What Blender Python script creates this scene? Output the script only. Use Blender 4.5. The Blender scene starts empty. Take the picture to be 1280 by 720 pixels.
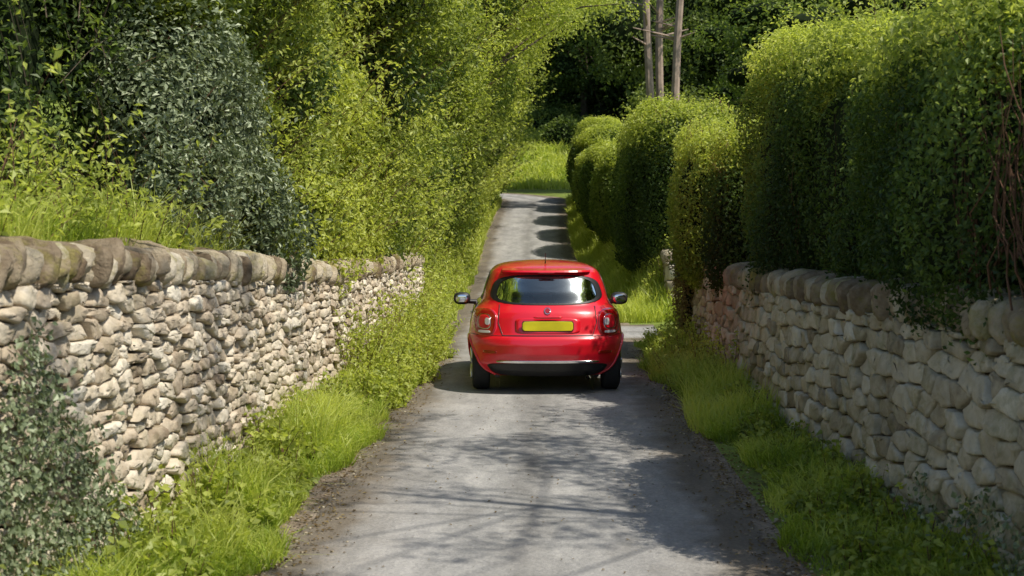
import bpy, math, random
import numpy as np
from mathutils import Vector, Matrix
rng=np.random.default_rng(7); random.seed(7)
scene=bpy.context.scene
# ------------------------------------------------------------ helpers
def sm(t): 
    t=np.clip(t,0,1); return t*t*(3-2*t)
def table(xs,ys,k):
    T=np.arange(-30,520,.25); v=np.interp(T,xs,ys)
    ker=np.ones(k)/k; p=np.pad(v,k,mode='edge'); v=np.convolve(p,ker,'same')[k:-k]
    return lambda y: np.interp(y,T,v)
g=table([0,20,30,43,50,58,72,76,88,110,200,400],[0,0,.12,.57,1.17,2.0,3.1,3.35,6.8,10.5,22,40],17)
cx=table([0,16,30,50,66,80],[-.1,-.1,-.28,-.68,-.55,-.55],17)
Xl=table([0,6,8,16,26,60],[-2.45,-2.42,-2.37,-2.2,-2.2,-2.2],9)
Xr=table([0,6,9.4,12.5,21,40],[2.42,2.38,2.28,2.14,2.12,2.2],9)
hl=table([0,5,8,10,16,26],[1.95,1.92,1.84,1.75,1.46,1.32],9)
hr=table([0,5,12,17,21.5],[1.62,1.6,1.47,1.38,1.36],9)
class Waves:
    def __init__(s,f,n=9,seed=0):
        r=np.random.default_rng(seed); d=r.normal(size=(n,3)); d/=np.linalg.norm(d,axis=1)[:,None]
        s.k=d*f*r.uniform(.6,1.6,(n,1)); s.p=r.uniform(0,6.28,n); s.n=n
    def __call__(s,P): return np.sin(P@s.k.T+s.p).sum(1)/math.sqrt(s.n)
W1=Waves(2.2,9,1); W2=Waves(6.,9,2); W3=Waves(20.,9,3)
def nrm(a): return a/(np.linalg.norm(a,axis=1)[:,None]+1e-9)
def build(name,V,loops,sizes,mats,mi=None,smooth=False,tint=None,parent=None):
    me=bpy.data.meshes.new(name); V=np.asarray(V,dtype=np.float32); loops=np.asarray(loops,dtype=np.int32).ravel(); sizes=np.asarray(sizes,dtype=np.int32)
    me.vertices.add(len(V)); me.vertices.foreach_set('co',V.ravel())
    me.loops.add(len(loops)); me.loops.foreach_set('vertex_index',loops)
    me.polygons.add(len(sizes)); st=np.zeros(len(sizes),dtype=np.int32); st[1:]=np.cumsum(sizes)[:-1]
    me.polygons.foreach_set('loop_start',st); me.polygons.foreach_set('loop_total',sizes)
    for m in mats: me.materials.append(m)
    if mi is not None: me.polygons.foreach_set('material_index',np.asarray(mi,dtype=np.int32))
    me.update(calc_edges=True)
    if len(sizes)<60000: me.validate()
    me.polygons.foreach_set('use_smooth',np.full(len(me.polygons),smooth,dtype=bool))
    if tint is not None and len(me.polygons)==len(sizes):
        a=me.attributes.new('tint','FLOAT','FACE'); a.data.foreach_set('value',np.asarray(tint,dtype=np.float32))
    o=bpy.data.objects.new(name,me); scene.collection.objects.link(o)
    if parent: o.parent=parent
    return o
class Geo:
    def __init__(s): s.V=[];s.F=[];s.M=[];s.T=[];s.n=0
    def add(s,V,F,mat=0,tint=.5):
        if len(V)==0: return
        s.V.append(V); s.F.append(np.asarray(F)+s.n); s.n+=len(V); k=len(F)
        s.M.append(np.full(k,mat)); s.T.append(np.broadcast_to(tint,(k,)) if np.ndim(tint)==0 else tint)
    def build(s,name,mats,smooth=False,parent=None):
        F=np.concatenate(s.F)
        return build(name,np.concatenate(s.V),F,np.full(len(F),4),mats,np.concatenate(s.M),smooth,np.concatenate(s.T),parent)
def leaves(P,N,size,aspect=.55):
    n=len(P); N=nrm(N); T=nrm(np.cross(N,rng.normal(size=(n,3)))); B=np.cross(N,T)
    s=np.broadcast_to(size,(n,))[:,None]
    V=np.empty((n,4,3)); V[:,0]=P-T*s*.5; V[:,1]=P+B*s*aspect*.5+N*s*.12-T*s*.05; V[:,2]=P+T*s*.5-N*s*.08; V[:,3]=P-B*s*aspect*.5+N*s*.12-T*s*.05
    return V.reshape(-1,3),np.arange(4*n).reshape(n,4)
def tube(pts,rad,k=6):
    pts=np.asarray(pts,float); n=len(pts); V=[];F=[]
    for i in range(n):
        d=pts[min(i+1,n-1)]-pts[max(i-1,0)]; d/=np.linalg.norm(d)+1e-9
        a=np.cross(d,[.3,.9,.1] if abs(d[1])<.8 else [1,0,0]); a/=np.linalg.norm(a); b=np.cross(d,a)
        for j in range(k):
            t=2*math.pi*j/k; V.append(pts[i]+rad[i]*(math.cos(t)*a+math.sin(t)*b))
    for i in range(n-1):
        for j in range(k): F.append((i*k+j,i*k+(j+1)%k,(i+1)*k+(j+1)%k,(i+1)*k+j))
    return np.array(V),np.array(F)
def cubegrid(res):
    V=[];F=[];n=0
    l=np.linspace(-1,1,res+1)
    for ax in range(3):
        for sg in (-1,1):
            a,b=np.meshgrid(l,l,indexing='ij'); P=np.zeros((res+1,res+1,3)); P[...,ax]=sg; P[...,(ax+1)%3]=a; P[...,(ax+2)%3]=b
            V.append(P.reshape(-1,3)); id=np.arange((res+1)**2).reshape(res+1,res+1)+n
            q=np.stack([id[:-1,:-1],id[1:,:-1],id[1:,1:],id[:-1,1:]],-1).reshape(-1,4)
            if sg<0: q=q[:,::-1]
            F.append(q); n+=(res+1)**2
    V=np.concatenate(V);F=np.concatenate(F)
    key=np.round(V,5); u,inv=np.unique(key,axis=0,return_inverse=True); inv=inv.ravel()
    return u,inv[F]
CG={r:cubegrid(r) for r in (2,3,4,6,8)}
def sell(c,semi,n,res=4,rot=None,noise=0.,wave=W1):
    V,F=CG[res]; q=np.tan(V*math.pi/4*.98); q=q/((np.abs(q)**n).sum(1)**(1/n))[:,None]; P=q*np.array(semi)
    if noise: P=P*(1+noise*wave(P*1.0+np.array(c)*3.1)[:,None])
    if rot is not None: P=P@np.array(rot).T
    return P+np.array(c),F
def eul(a,b,c): return np.array(Matrix.Rotation(c,3,'Z')@Matrix.Rotation(b,3,'Y')@Matrix.Rotation(a,3,'X'))
def blob_pts(c,semi,n,count,depth,lump=.12,keep=None):
    a,b,h=semi; ar=np.array([b*h,a*h,a*b]); ax=rng.choice(3,size=count,p=ar/ar.sum())
    q=rng.uniform(-1,1,(count,3)); q[np.arange(count),ax]=rng.choice([-1,1],count)
    q=q/((np.abs(q)**n).sum(1)**(1/n))[:,None]
    N=nrm(np.sign(q)*np.abs(q)**(n-1)/np.array(semi))
    P=q*np.array(semi)+np.array(c)
    d=-depth*rng.exponential(.6,count)+lump*W1(P)+lump*.5*W2(P)+rng.uniform(0,.06,count)
    d+= (rng.random(count)<.06)*rng.uniform(0,.14,count)
    P=P+N*d[:,None]
    return P,N
def area(s): a,b,h=s; return 8*(a*b+b*h+a*h)*.75
def foliage(geo,blobs,mat,core,tilt=.8,up=.35,size=.05,lai=2.,depth=.16,lump=.1,n=4,cscale=.86,cull=True,backkeep=(0,0,0,1.),gaps=None,rear=1.,shade=0.):
    C=np.array([b[0] for b in blobs],float);S=np.array([b[1] for b in blobs],float)
    for i,b in enumerate(blobs):
        c,s=b[0],b[1]; t0=b[2]; sz=b[3] if len(b)>3 else size
        cnt=int(lai*area(s)/(sz*sz*.4))
        P,N=blob_pts(c,s,n,cnt,depth*(sz/.05)**.5,lump)
        k=np.ones(len(P),bool)
        if cull:
            near=[j for j in range(len(blobs)) if j!=i and np.all(np.abs(C[j]-C[i])<S[j]+S[i])]
            for j in near: k&=((np.abs((P-C[j])/S[j])**n).sum(1)>.55)
        bx,by,bz,pk=backkeep
        if pk<1: k&=~((N@np.array([bx,by,bz])>.4)&(rng.random(len(P))>pk))
        if rear<1: k&=~((N[:,1]>.45)&(rng.random(len(P))>rear))
        if gaps: k&=(W1(P*1.3+9)+.7*W2(P*.8+3)>gaps)|(rng.random(len(P))<.25)
        P,N=P[k],N[k]; m=len(P)
        if m==0: continue
        V,F=leaves(P,N*.9+rng.normal(size=(m,3))*tilt+np.array([0,0,up]),sz*rng.uniform(.6,1.35,m))
        # shade paints sunlit tops paler and shaded lower faces darker into leaf tint
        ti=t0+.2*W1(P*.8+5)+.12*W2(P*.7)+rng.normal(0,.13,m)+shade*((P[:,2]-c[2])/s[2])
        geo.add(V,F,mat,np.clip(ti,0,1))
        if core is not None:
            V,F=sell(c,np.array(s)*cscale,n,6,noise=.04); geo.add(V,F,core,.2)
def sprays(geo,B,H,leafsize,per,mat,stem,lean=.25,tint=.7,leafstart=.15,aspect=.5,leand=(0,0,0)):
    n=len(B); L=rng.normal(0,lean,(n,3)); L[:,2]=0; L+=np.array(leand); H=np.asarray(H)[:,None]
    tip=B+np.concatenate([L[:,:2]*H,H*(1+L[:,2:3])],1); mid=(B+tip)/2+np.array([0,0,1])*H*.08
    w=leafsize*.08
    side=nrm(rng.normal(size=(n,3))*[1,1,0])*w
    V=np.stack([B-side,B+side,mid+side*.8,mid-side*.8,tip+side*.3,tip-side*.3],1).reshape(-1,3)
    b=np.arange(n)[:,None]*6; F=np.concatenate([b+[0,1,2,3],b+[3,2,4,5]]); geo.add(V,F,stem,.5)
    t=rng.uniform(leafstart,1.03,(n,per)); t3=t[...,None]
    P=(1-t3)**2*B[:,None]+2*t3*(1-t3)*mid[:,None]+t3**2*tip[:,None]
    off=rng.normal(size=(n,per,3))*leafsize*np.array([.6,.6,.25]); P=(P+off).reshape(-1,3)
    N=off.reshape(-1,3)/leafsize*.6+rng.normal(size=P.shape)*.5+[0,0,.7]
    V,F=leaves(P,N,leafsize*rng.uniform(.6,1.3,len(P)),aspect)
    geo.add(V,F,mat,np.clip(tint+np.repeat(rng.normal(0,.12,n),per)+rng.normal(0,.12,len(P)),0,1))
def blades(geo,B,H,w,mat,tint=.6,lean=.35,leand=(0,0)):
    n=len(B); H=np.asarray(H)[:,None]; L=rng.normal(0,lean,(n,2))+np.array(leand)
    s=nrm(rng.normal(size=(n,3))*[1,1,0])*w*.5
    m=B+np.concatenate([L*H*.35,H*.6],1); t=B+np.concatenate([L*H*1.1,H*(1-.25*(L**2).sum(1)[:,None].clip(0,2))],1)
    V=np.stack([B-s,B+s,m+s*.8,m-s*.8,t+s*.12,t-s*.12],1).reshape(-1,3); b=np.arange(n)[:,None]*6
    F=np.stack([b+[0,1,2,3],b+[3,2,4,5]],1).reshape(-1,4)
    ti=np.clip(tint+.22*W1(B*1.6)+.16*W2(B)+rng.normal(0,.16,n),0,1); geo.add(V,F,mat,np.repeat(ti,2))
# ------------------------------------------------------------ materials
def M(name):
    m=bpy.data.materials.new(name); m.use_nodes=True; nt=m.node_tree; nt.nodes.clear()
    o=nt.nodes.new('ShaderNodeOutputMaterial'); return m,nt,o
def nd(nt,t,**k):
    n=nt.nodes.new(t)
    for a,b in k.items(): setattr(n,a,b)
    return n
def ramp(nt,stops):
    r=nt.nodes.new('ShaderNodeValToRGB'); e=r.color_ramp.elements
    while len(e)<len(stops): e.new(.5)
    for i,(p,c) in enumerate(stops): e[i].position=p; e[i].color=(*c,1)
    return r
def simple(name,col,rough=.5,metal=0,coat=0,spec=.5,noise=0,emis=None):
    m,nt,o=M(name); b=nd(nt,'ShaderNodeBsdfPrincipled'); b.inputs['Roughness'].default_value=rough; b.inputs['Metallic'].default_value=metal
    b.inputs['Base Color'].default_value=(*col,1); b.inputs['Coat Weight'].default_value=coat; b.inputs['Coat Roughness'].default_value=.04; b.inputs['Specular IOR Level'].default_value=spec
    if noise:
        tc=nd(nt,'ShaderNodeTexCoord'); n=nd(nt,'ShaderNodeTexNoise'); n.inputs['Scale'].default_value=noise; n.inputs['Detail'].default_value=6
        r=ramp(nt,[(.3,tuple(c*.7 for c in col)),(.7,tuple(min(1,c*1.15) for c in col))])
        nt.links.new(tc.outputs['Object'],n.inputs['Vector']); nt.links.new(n.outputs['Fac'],r.inputs[0]); nt.links.new(r.outputs[0],b.inputs['Base Color'])
    nt.links.new(b.outputs[0],o.inputs[0]); return m
def leafmat(name,c0,c1,c2,tr=.35,gloss=.025,tboost=1.45):
    m,nt,o=M(name); L=nt.links.new; at=nd(nt,'ShaderNodeAttribute',attribute_name='tint'); r=ramp(nt,[(.05,c0),(.5,c1),(.95,c2)])
    L(at.outputs['Fac'],r.inputs[0])
    b=nd(nt,'ShaderNodeBsdfDiffuse'); gl=nd(nt,'ShaderNodeBsdfGlossy'); gl.inputs['Roughness'].default_value=.5; gl.inputs['Color'].default_value=(.9,.95,.8,1)
    t=nd(nt,'ShaderNodeBsdfTranslucent'); mx=nd(nt,'ShaderNodeMix',data_type='RGBA',blend_type='MULTIPLY'); mx.inputs[0].default_value=1
    mx.inputs['B'].default_value=(tboost*1.13,tboost*1.15,tboost*.62,1)
    L(r.outputs[0],b.inputs['Color']); L(r.outputs[0],mx.inputs['A']); L(mx.outputs['Result'],t.inputs[0])
    ms=nd(nt,'ShaderNodeMixShader'); ms.inputs[0].default_value=tr; L(b.outputs[0],ms.inputs[1]); L(t.outputs[0],ms.inputs[2])
    m2=nd(nt,'ShaderNodeMixShader'); m2.inputs[0].default_value=gloss; L(ms.outputs[0],m2.inputs[1]); L(gl.outputs[0],m2.inputs[2]); L(m2.outputs[0],o.inputs[0]); return m
def stonemat(name,stops,moss=(.10,.11,.03),mossamt=.5,bump=.5):
    m,nt,o=M(name); L=nt.links.new; at=nd(nt,'ShaderNodeAttribute',attribute_name='tint'); tc=nd(nt,'ShaderNodeTexCoord')
    n=nd(nt,'ShaderNodeTexNoise'); n.inputs['Scale'].default_value=9; n.inputs['Detail'].default_value=9; n.inputs['Roughness'].default_value=.65; L(tc.outputs['Object'],n.inputs['Vector'])
    ad=nd(nt,'ShaderNodeMath',operation='MULTIPLY_ADD'); ad.inputs[1].default_value=1.1; L(n.outputs['Fac'],ad.inputs[0]); L(at.outputs['Fac'],ad.inputs[2])
    sb=nd(nt,'ShaderNodeMath',operation='SUBTRACT'); sb.inputs[1].default_value=.55; L(ad.outputs[0],sb.inputs[0])
    r=ramp(nt,stops); L(sb.outputs[0],r.inputs[0])
    n2=nd(nt,'ShaderNodeTexNoise'); n2.inputs['Scale'].default_value=3.1; n2.inputs['Detail'].default_value=8; n2.inputs['Roughness'].default_value=.75; L(tc.outputs['Object'],n2.inputs['Vector'])
    r2=ramp(nt,[(.5,(0,0,0)),(.66,(mossamt,)*3)]); L(n2.outputs['Fac'],r2.inputs[0])
    mx=nd(nt,'ShaderNodeMix',data_type='RGBA'); L(r2.outputs[0],mx.inputs[0]); L(r.outputs[0],mx.inputs['A']); mx.inputs['B'].default_value=(*moss,1)
    b=nd(nt,'ShaderNodeBsdfPrincipled'); b.inputs['Roughness'].default_value=.9; b.inputs['Specular IOR Level'].default_value=.2; L(mx.outputs['Result'],b.inputs['Base Color'])
    n3=nd(nt,'ShaderNodeTexNoise'); n3.inputs['Scale'].default_value=28; n3.inputs['Detail'].default_value=8; n3.inputs['Roughness'].default_value=.7; L(tc.outputs['Object'],n3.inputs['Vector'])
    bp=nd(nt,'ShaderNodeBump'); bp.inputs['Strength'].default_value=bump; bp.inputs['Distance'].default_value=.04; L(n3.outputs['Fac'],bp.inputs['Height']); L(bp.outputs[0],b.inputs['Normal'])
    L(b.outputs[0],o.inputs[0]); return m
def groundmat(name,stops,scale,bump=.5,bs=40,wave=None,speck=None,sw=.75,tracks=False):
    m,nt,o=M(name); L=nt.links.new; tc=nd(nt,'ShaderNodeTexCoord'); mp=nd(nt,'ShaderNodeMapping'); L(tc.outputs['Object'],mp.inputs[0])
    if wave: mp.inputs['Scale'].default_value=wave
    n=nd(nt,'ShaderNodeTexNoise'); n.inputs['Scale'].default_value=scale; n.inputs['Detail'].default_value=10; n.inputs['Roughness'].default_value=.66; L(mp.outputs[0],n.inputs['Vector'])
    r=ramp(nt,stops); L(n.outputs['Fac'],r.inputs[0]); col=r.outputs[0]
    n3=nd(nt,'ShaderNodeTexNoise'); n3.inputs['Scale'].default_value=bs; n3.inputs['Detail'].default_value=6; L(tc.outputs['Object'],n3.inputs['Vector'])
    if speck:
        v=nd(nt,'ShaderNodeTexVoronoi'); v.inputs['Scale'].default_value=speck; L(tc.outputs['Object'],v.inputs['Vector'])
        r3=ramp(nt,[(0,(.55,.55,.55)),(1,(1.4,1.36,1.3))]); L(v.outputs['Color'],r3.inputs[0])
        mx=nd(nt,'ShaderNodeMix',data_type='RGBA',blend_type='MULTIPLY'); mx.inputs[0].default_value=sw; L(col,mx.inputs['A']); L(r3.outputs[0],mx.inputs['B']); col=mx.outputs['Result']
    if tracks:
        at=nd(nt,'ShaderNodeAttribute',attribute_name='across'); ns=nd(nt,'ShaderNodeTexNoise'); ns.inputs['Scale'].default_value=4; ns.inputs['Detail'].default_value=8; L(tc.outputs['Object'],ns.inputs['Vector'])
        ma=nd(nt,'ShaderNodeMath',operation='MULTIPLY_ADD'); ma.inputs[1].default_value=.26; L(ns.outputs['Fac'],ma.inputs[0]); L(at.outputs['Fac'],ma.inputs[2])
        rr=ramp(nt,[(.08,(.74,.73,.71)),(.32,(1.08,1.08,1.07)),(.62,(1.12,1.11,1.10)),(.84,(.92,.89,.85)),(.98,(.55,.47,.37))]); L(ma.outputs[0],rr.inputs[0])
        mx=nd(nt,'ShaderNodeMix',data_type='RGBA',blend_type='MULTIPLY'); mx.inputs[0].default_value=1; L(col,mx.inputs['A']); L(rr.outputs[0],mx.inputs['B']); col=mx.outputs['Result']
    b=nd(nt,'ShaderNodeBsdfPrincipled'); b.inputs['Roughness'].default_value=.85; b.inputs['Specular IOR Level'].default_value=.3; L(col,b.inputs['Base Color'])
    bp=nd(nt,'ShaderNodeBump'); bp.inputs['Strength'].default_value=bump; bp.inputs['Distance'].default_value=.02; L(n3.outputs['Fac'],bp.inputs['Height']); L(bp.outputs[0],b.inputs['Normal'])
    L(b.outputs[0],o.inputs[0]); return m
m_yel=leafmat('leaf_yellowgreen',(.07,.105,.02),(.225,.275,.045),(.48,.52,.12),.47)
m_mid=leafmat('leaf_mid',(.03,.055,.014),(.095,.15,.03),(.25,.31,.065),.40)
m_dark=leafmat('leaf_dark',(.025,.045,.014),(.065,.10,.024),(.18,.23,.05),.35)
m_ivy=leafmat('leaf_ivy',(.05,.075,.03),(.12,.155,.07),(.30,.34,.20),.2,.06)
m_brown=leafmat('leaf_brown',(.07,.045,.02),(.18,.12,.05),(.32,.25,.11),.25)
m_grass=leafmat('grass_blade',(.10,.15,.02),(.27,.36,.04),(.50,.54,.13),.47)
m_core=simple('foliage_core',(.016,.025,.008),1,noise=6,spec=.1)  # dark filler inside foliage, added to block light and read as shaded gaps
m_bark=simple('bark',(.13,.10,.07),.95,noise=7,spec=.1)
m_pine=simple('bark_pine',(.40,.30,.24),.95,noise=4,spec=.1)
m_twig=simple('twig',(.14,.075,.045),.9,noise=9,spec=.2)
m_stoneL=stonemat('stone_limestone',[(.0,(.27,.205,.14)),(.35,(.52,.43,.315)),(.7,(.67,.585,.45)),(1,(.77,.70,.57))],moss=(.20,.18,.07),mossamt=.4)
m_stoneR=stonemat('stone_grey',[(.0,(.22,.18,.12)),(.35,(.42,.36,.255)),(.7,(.57,.505,.375)),(1,(.68,.62,.49))],moss=(.17,.17,.06),mossamt=.55)
m_cope=stonemat('stone_coping',[(.0,(.18,.13,.08)),(.35,(.37,.295,.2)),(.7,(.53,.45,.32)),(1,(.64,.57,.44))],moss=(.30,.27,.06),mossamt=.8,bump=.9)
m_hole=simple('wall_core',(.075,.057,.038),1,noise=12,spec=.1)
m_terr=groundmat('terrain_grass',[(.3,(.09,.07,.035)),(.46,(.13,.17,.03)),(.7,(.22,.29,.04))],1.6,.8,25)
m_dirt=groundmat('verge_gravel',[(.3,(.12,.09,.062)),(.5,(.22,.175,.13)),(.7,(.34,.285,.23))],3,.9,60,speck=45)
m_road=groundmat('asphalt_worn',[(.28,(.19,.187,.18)),(.45,(.26,.257,.25)),(.56,(.31,.305,.295)),(.75,(.41,.40,.385))],1.7,.5,70,wave=(1.6,.45,1),speck=60,sw=.45,tracks=True)
# ------------------------------------------------------------ terrain
def zt(x,y):
    x=np.asarray(x,float);y=np.asarray(y,float); z=g(y)+0*x; u=x-cx(y)
    far=1-sm((y-64)/5)
    wl=sm((Xl(y)-.12-x)/.22)*(hl(y)-.15); bl=1.4*sm((-u-1.9)/1.6)
    k=sm((y-24)/4); left=((1-k)*wl+k*bl)*far
    left+= .07*sm((-u-1.55)/.5)*(x<0)
    wr=sm((x-Xr(y)-.12)/.22)*(hr(y)-.2)*(1-sm((y-21.3)/.5)); br=1.15*sm((u-1.55)/1.4)*sm((y-26.3)/1.6)
    right=(wr+br)*far+.05*sm((u-1.5)/.5)*(x>0)*(1-sm((y-21.3)/.5))
    z=z+np.where(x<0,left,right)
    z=z+.16*np.maximum(np.abs(u)-10,0).clip(0,120)*(.4+.6*sm((y-20)/20))
    P=np.stack([x,y,0*x],-1).reshape(-1,3)
    z=z+ (.05*(W1(P*.5).reshape(x.shape)+1.2)*.8)*sm((np.abs(u)-1.9)/1)
    return z
us=np.concatenate([np.arange(-300,-30,15),np.arange(-30,-6,1.5),np.arange(-6,6,.1),np.arange(6,30,1.5),np.arange(30,301,15)])
ysr=np.concatenate([np.arange(-40,-4,4),np.arange(-4,32,.25),np.arange(32,100,.5),np.arange(100,160,4),np.arange(160,500,20)])
Y,U=np.meshgrid(ysr,us,indexing='ij'); X=U+cx(Y); Z=zt(X,Y)
def gridF(a,b):
    i=np.arange(a*b).reshape(a,b); return np.stack([i[:-1,:-1],i[:-1,1:],i[1:,1:],i[1:,:-1]],-1).reshape(-1,4)
F=gridF(*X.shape); build('ground',np.stack([X,Y,Z],-1).reshape(-1,3),F,np.full(len(F),4),[m_terr],smooth=True)
def strip(name,path,hwL,hwR,dz,mat,edge=.0,nx=9,seed=0):
    r=np.random.default_rng(seed); path=np.array(path); d=np.gradient(path,axis=0); d/=np.linalg.norm(d,axis=1)[:,None]
    nn=np.stack([d[:,1],-d[:,0]],1); n=len(path); ph=r.uniform(0,6,6); s=np.cumsum(np.r_[0,np.linalg.norm(np.diff(path,axis=0),axis=1)])
    e=lambda o: edge*(np.sin(s*1.3+ph[o])+.7*np.sin(s*3.1+ph[o+1])+.5*np.sin(s*7.7+ph[o+2]))/1.5
    a=-(hwL+e(0)); b=hwR+e(3); t=np.linspace(0,1,nx)
    off=a[:,None]+(b-a)[:,None]*t; XX=path[:,0:1]+nn[:,0:1]*off; YY=path[:,1:2]+nn[:,1:2]*off
    ZZ=g(YY)+dz+np.where(YY>60,.02,0); F=gridF(n,nx)
    o=build(name,np.stack([XX,YY,ZZ],-1).reshape(-1,3),F,np.full(len(F),4),[mat],smooth=True)
    at=o.data.attributes.new('across','FLOAT','POINT'); at.data.foreach_set('value',np.tile(np.abs(t*2-1),n).astype(np.float32)); return o
yy=ysr[(ysr>-20)&(ysr<66.1)]; path=[(float(cx(y)),y) for y in yy]
x0,y0=path[-1]; R=7
for a in np.linspace(.06,math.pi/2,20): path.append((x0-R+R*math.cos(a),y0+R*math.sin(a)))
for i in range(1,25): path.append((x0-R-i,y0+R))
strip('gravel_verge',path,1.82,1.72,.004,m_dirt,.08,9,1)
strip('road',path,1.46,1.42,.009,m_road,.05,13,2)
sp=[(1.0+i*.5,23.9+.02*i) for i in range(40)]
strip('side_road',sp,1.35,1.35,.0065,m_road,.08,5,4)
# ------------------------------------------------------------ dry stone walls
def clip(poly,nx_,ny_,d):
    out=[];n=len(poly)
    for i in range(n):
        p=poly[i];q=poly[(i+1)%n];a=p[0]*nx_+p[1]*ny_-d;b=q[0]*nx_+q[1]*ny_-d
        if a<=0: out.append(p)
        if (a<0)!=(b<0) and a!=b:
            t=a/(a-b); out.append((p[0]+(q[0]-p[0])*t,p[1]+(q[1]-p[1])*t))
    return out
def stonewall(name,y0,y1,Xf,Hf,side,mat,rowh,wid,seed,cope,zb=None,thick=.45,copeh=.2,A=2.4):
    r=random.Random(seed); nr=np.random.default_rng(seed)
    base=zb if zb else (lambda y:0)
    rows=[];z=0
    while z<2.1:
        h=r.uniform(*rowh)*(1.25-.3*z/2); pts=[];s=y0+r.uniform(-.2,0)
        while s<y1:
            w=r.uniform(*wid)*(1 if r.random()<.8 else 1.6); pts.append([s+w/2,(z+h/2+r.uniform(-.27,.27)*h+.035*math.sin(s*.9+seed)+.02*math.sin(s*2.3))*A]); s+=w
        rows.append(pts); z+=h
    V=[];L=[];S=[];Tn=[];n=0
    for ri,row in enumerate(rows):
        for (s,zz) in row:
            H=float(Hf(s))-copeh; 
            if zz/A>H+.05: continue
            poly=[(s-.5,zz-.6),(s+.5,zz-.6),(s+.5,zz+.6),(s-.5,zz+.6)]
            for rj in range(max(0,ri-3),min(len(rows),ri+4)):
                for (a,b) in rows[rj]:
                    if abs(a-s)>.85 or (a==s and b==zz): continue
                    dx,dy=a-s,b-zz; poly=clip(poly,dx,dy,dx*(a+s)/2+dy*(b+zz)/2)
                    if len(poly)<3: break
                if len(poly)<3: break
            if len(poly)<3: continue
            poly=clip(poly,0,1,H*A); poly=clip(poly,0,-1,.05*A); poly=clip(poly,1,0,y1+.05) if len(poly)>2 else poly
            if len(poly)<3: continue
            P=np.array([(p[0],p[1]/A) for p in poly]); 
            nx_=np.roll(P,-1,0); ar=abs(np.sum(P[:,0]*nx_[:,1]-nx_[:,0]*P[:,1]))/2
            if ar<.0010: continue
            for kk_ in (.86,.8):
                Q=np.roll(P,-1,0); P=np.stack([P*kk_+Q*(1-kk_),P*(1-kk_)+Q*kk_],1).reshape(-1,2)
            c=P.mean(0); k=len(P); ext=np.abs(P-c).max(0)
            gap=.004+.006*r.random(); pr=r.uniform(-.025,.025); tl=r.uniform(-.12,.12); tv=r.uniform(-.25,.15)
            gs=1-gap/ext
            rings=[(gs,-.13),(gs,-.012),(gs*.95,-.002),(gs*.80,.004),(gs*.4,.006)]
            ph=nr.uniform(0,6.28,3); jit=nr.normal(0,.004,(k,2))
            for (sc,dp) in rings:
                ang=np.arctan2(P[:,1]-c[1],P[:,0]-c[0]); q=c+(P-c)*sc+jit*(.5 if dp<-.1 else 1)
                dd=dp+pr+((q[:,0]-c[0])*tl+(q[:,1]-c[1])*tv)+ (.006*np.sin(ang*2+ph[1])+nr.normal(0,.003,k) if dp>-.1 else 0)
                ys=q[:,0]; bx=Xf(ys); x=bx+side*dd+side*(-.06*q[:,1])
                V.append(np.stack([x,ys,q[:,1]+base(ys)],1))
            for ring in range(4):
                a=n+ring*k; 
                for i in range(k):
                    f=[a+i,a+(i+1)%k,a+k+(i+1)%k,a+k+i]
                    L+= f if side>0 else f[::-1]; S.append(4)
            f=[n+4*k+i for i in range(k)]; L+= f if side>0 else f[::-1]; S.append(k)
            t=min(1,max(0,r.gauss(.55,.2))); Tn+=[t]*(4*k+1); n+=5*k
    ysC=np.arange(y0,y1+.01,.25); m=len(ysC); mi=[0]*len(S)
    cr=[]
    for (dx,fz) in ((-.065,0),(-.065,1),(-thick,1),(-thick,0)):
        H=Hf(ysC)-copeh-.01; cr.append(np.stack([Xf(ysC)+side*(dx-.06*H*fz),ysC,base(ysC)+H*fz],1))
    C=np.stack(cr,1).reshape(-1,3); V.append(C)
    for i in range(m-1):
        for j in range(3):
            a=n+i*4+j; L+=[a,a+1,a+5,a+4]; S.append(4); mi.append(1); Tn.append(.3)
    for e in (0,m-1): L+=[n+e*4+j for j in range(4)]; S.append(4); mi.append(1); Tn.append(.3)
    n+=len(C)
    s=y0
    while s<y1:
        hw=r.uniform(*cope[0]); zc=float(Hf(s+hw))-copeh+cope[1]*.80+r.uniform(-.025,.02)
        Vv,Ff=sell((0,0,0),(thick/2+r.uniform(-.03,.07),hw,cope[1]*r.uniform(.8,1.3)),r.uniform(2.8,5),6,noise=.035,wave=Waves(14,7,int(s*100)))
        Vv=Vv+nr.normal(0,.004,Vv.shape); Vv[:,2]*=1+.9*Vv[:,1]*r.uniform(-1.5,1.5)
        R_=eul(cope[2]*r.uniform(.3,1.7),r.uniform(-.12,.12)+side*.05,r.uniform(-.18,.18)); Vv=Vv@R_.T
        Vv=Vv+np.array([float(Xf(s+hw))-side*(thick/2+.06*1.4-.02+r.uniform(-.02,.03)),s+hw,zc+float(base(s))])
        V.append(Vv); L+=list((Ff+n).ravel()); S+=[4]*len(Ff); t=min(1,max(0,r.gauss(.5,.25))); Tn+=[t]*len(Ff); mi+=[2]*len(Ff); n+=len(Vv)
        s+=2*hw*.95
    return build(name,np.concatenate(V),L,S,[mat,m_hole,m_cope],mi,True,Tn)
stonewall('dry_stone_wall',3.5,26,Xl,hl,1,m_stoneL,(.055,.105),(.12,.34),3,((.028,.06),.115,-.5))
stonewall('dry_stone_wall',3.5,21.2,Xr,hr,-1,m_stoneR,(.08,.15),(.15,.38),5,((.05,.085),.125,.15))
h3=table([26,34],[1.15,1.1],5); X3=table([26,30,36],[2.25,2.15,2.0],5)
stonewall('dry_stone_wall',27,36,X3,h3,-1,m_stoneR,(.09,.17),(.14,.38),8,((.07,.12),.12,.1),zb=lambda y:g(y)+.1)
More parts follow.
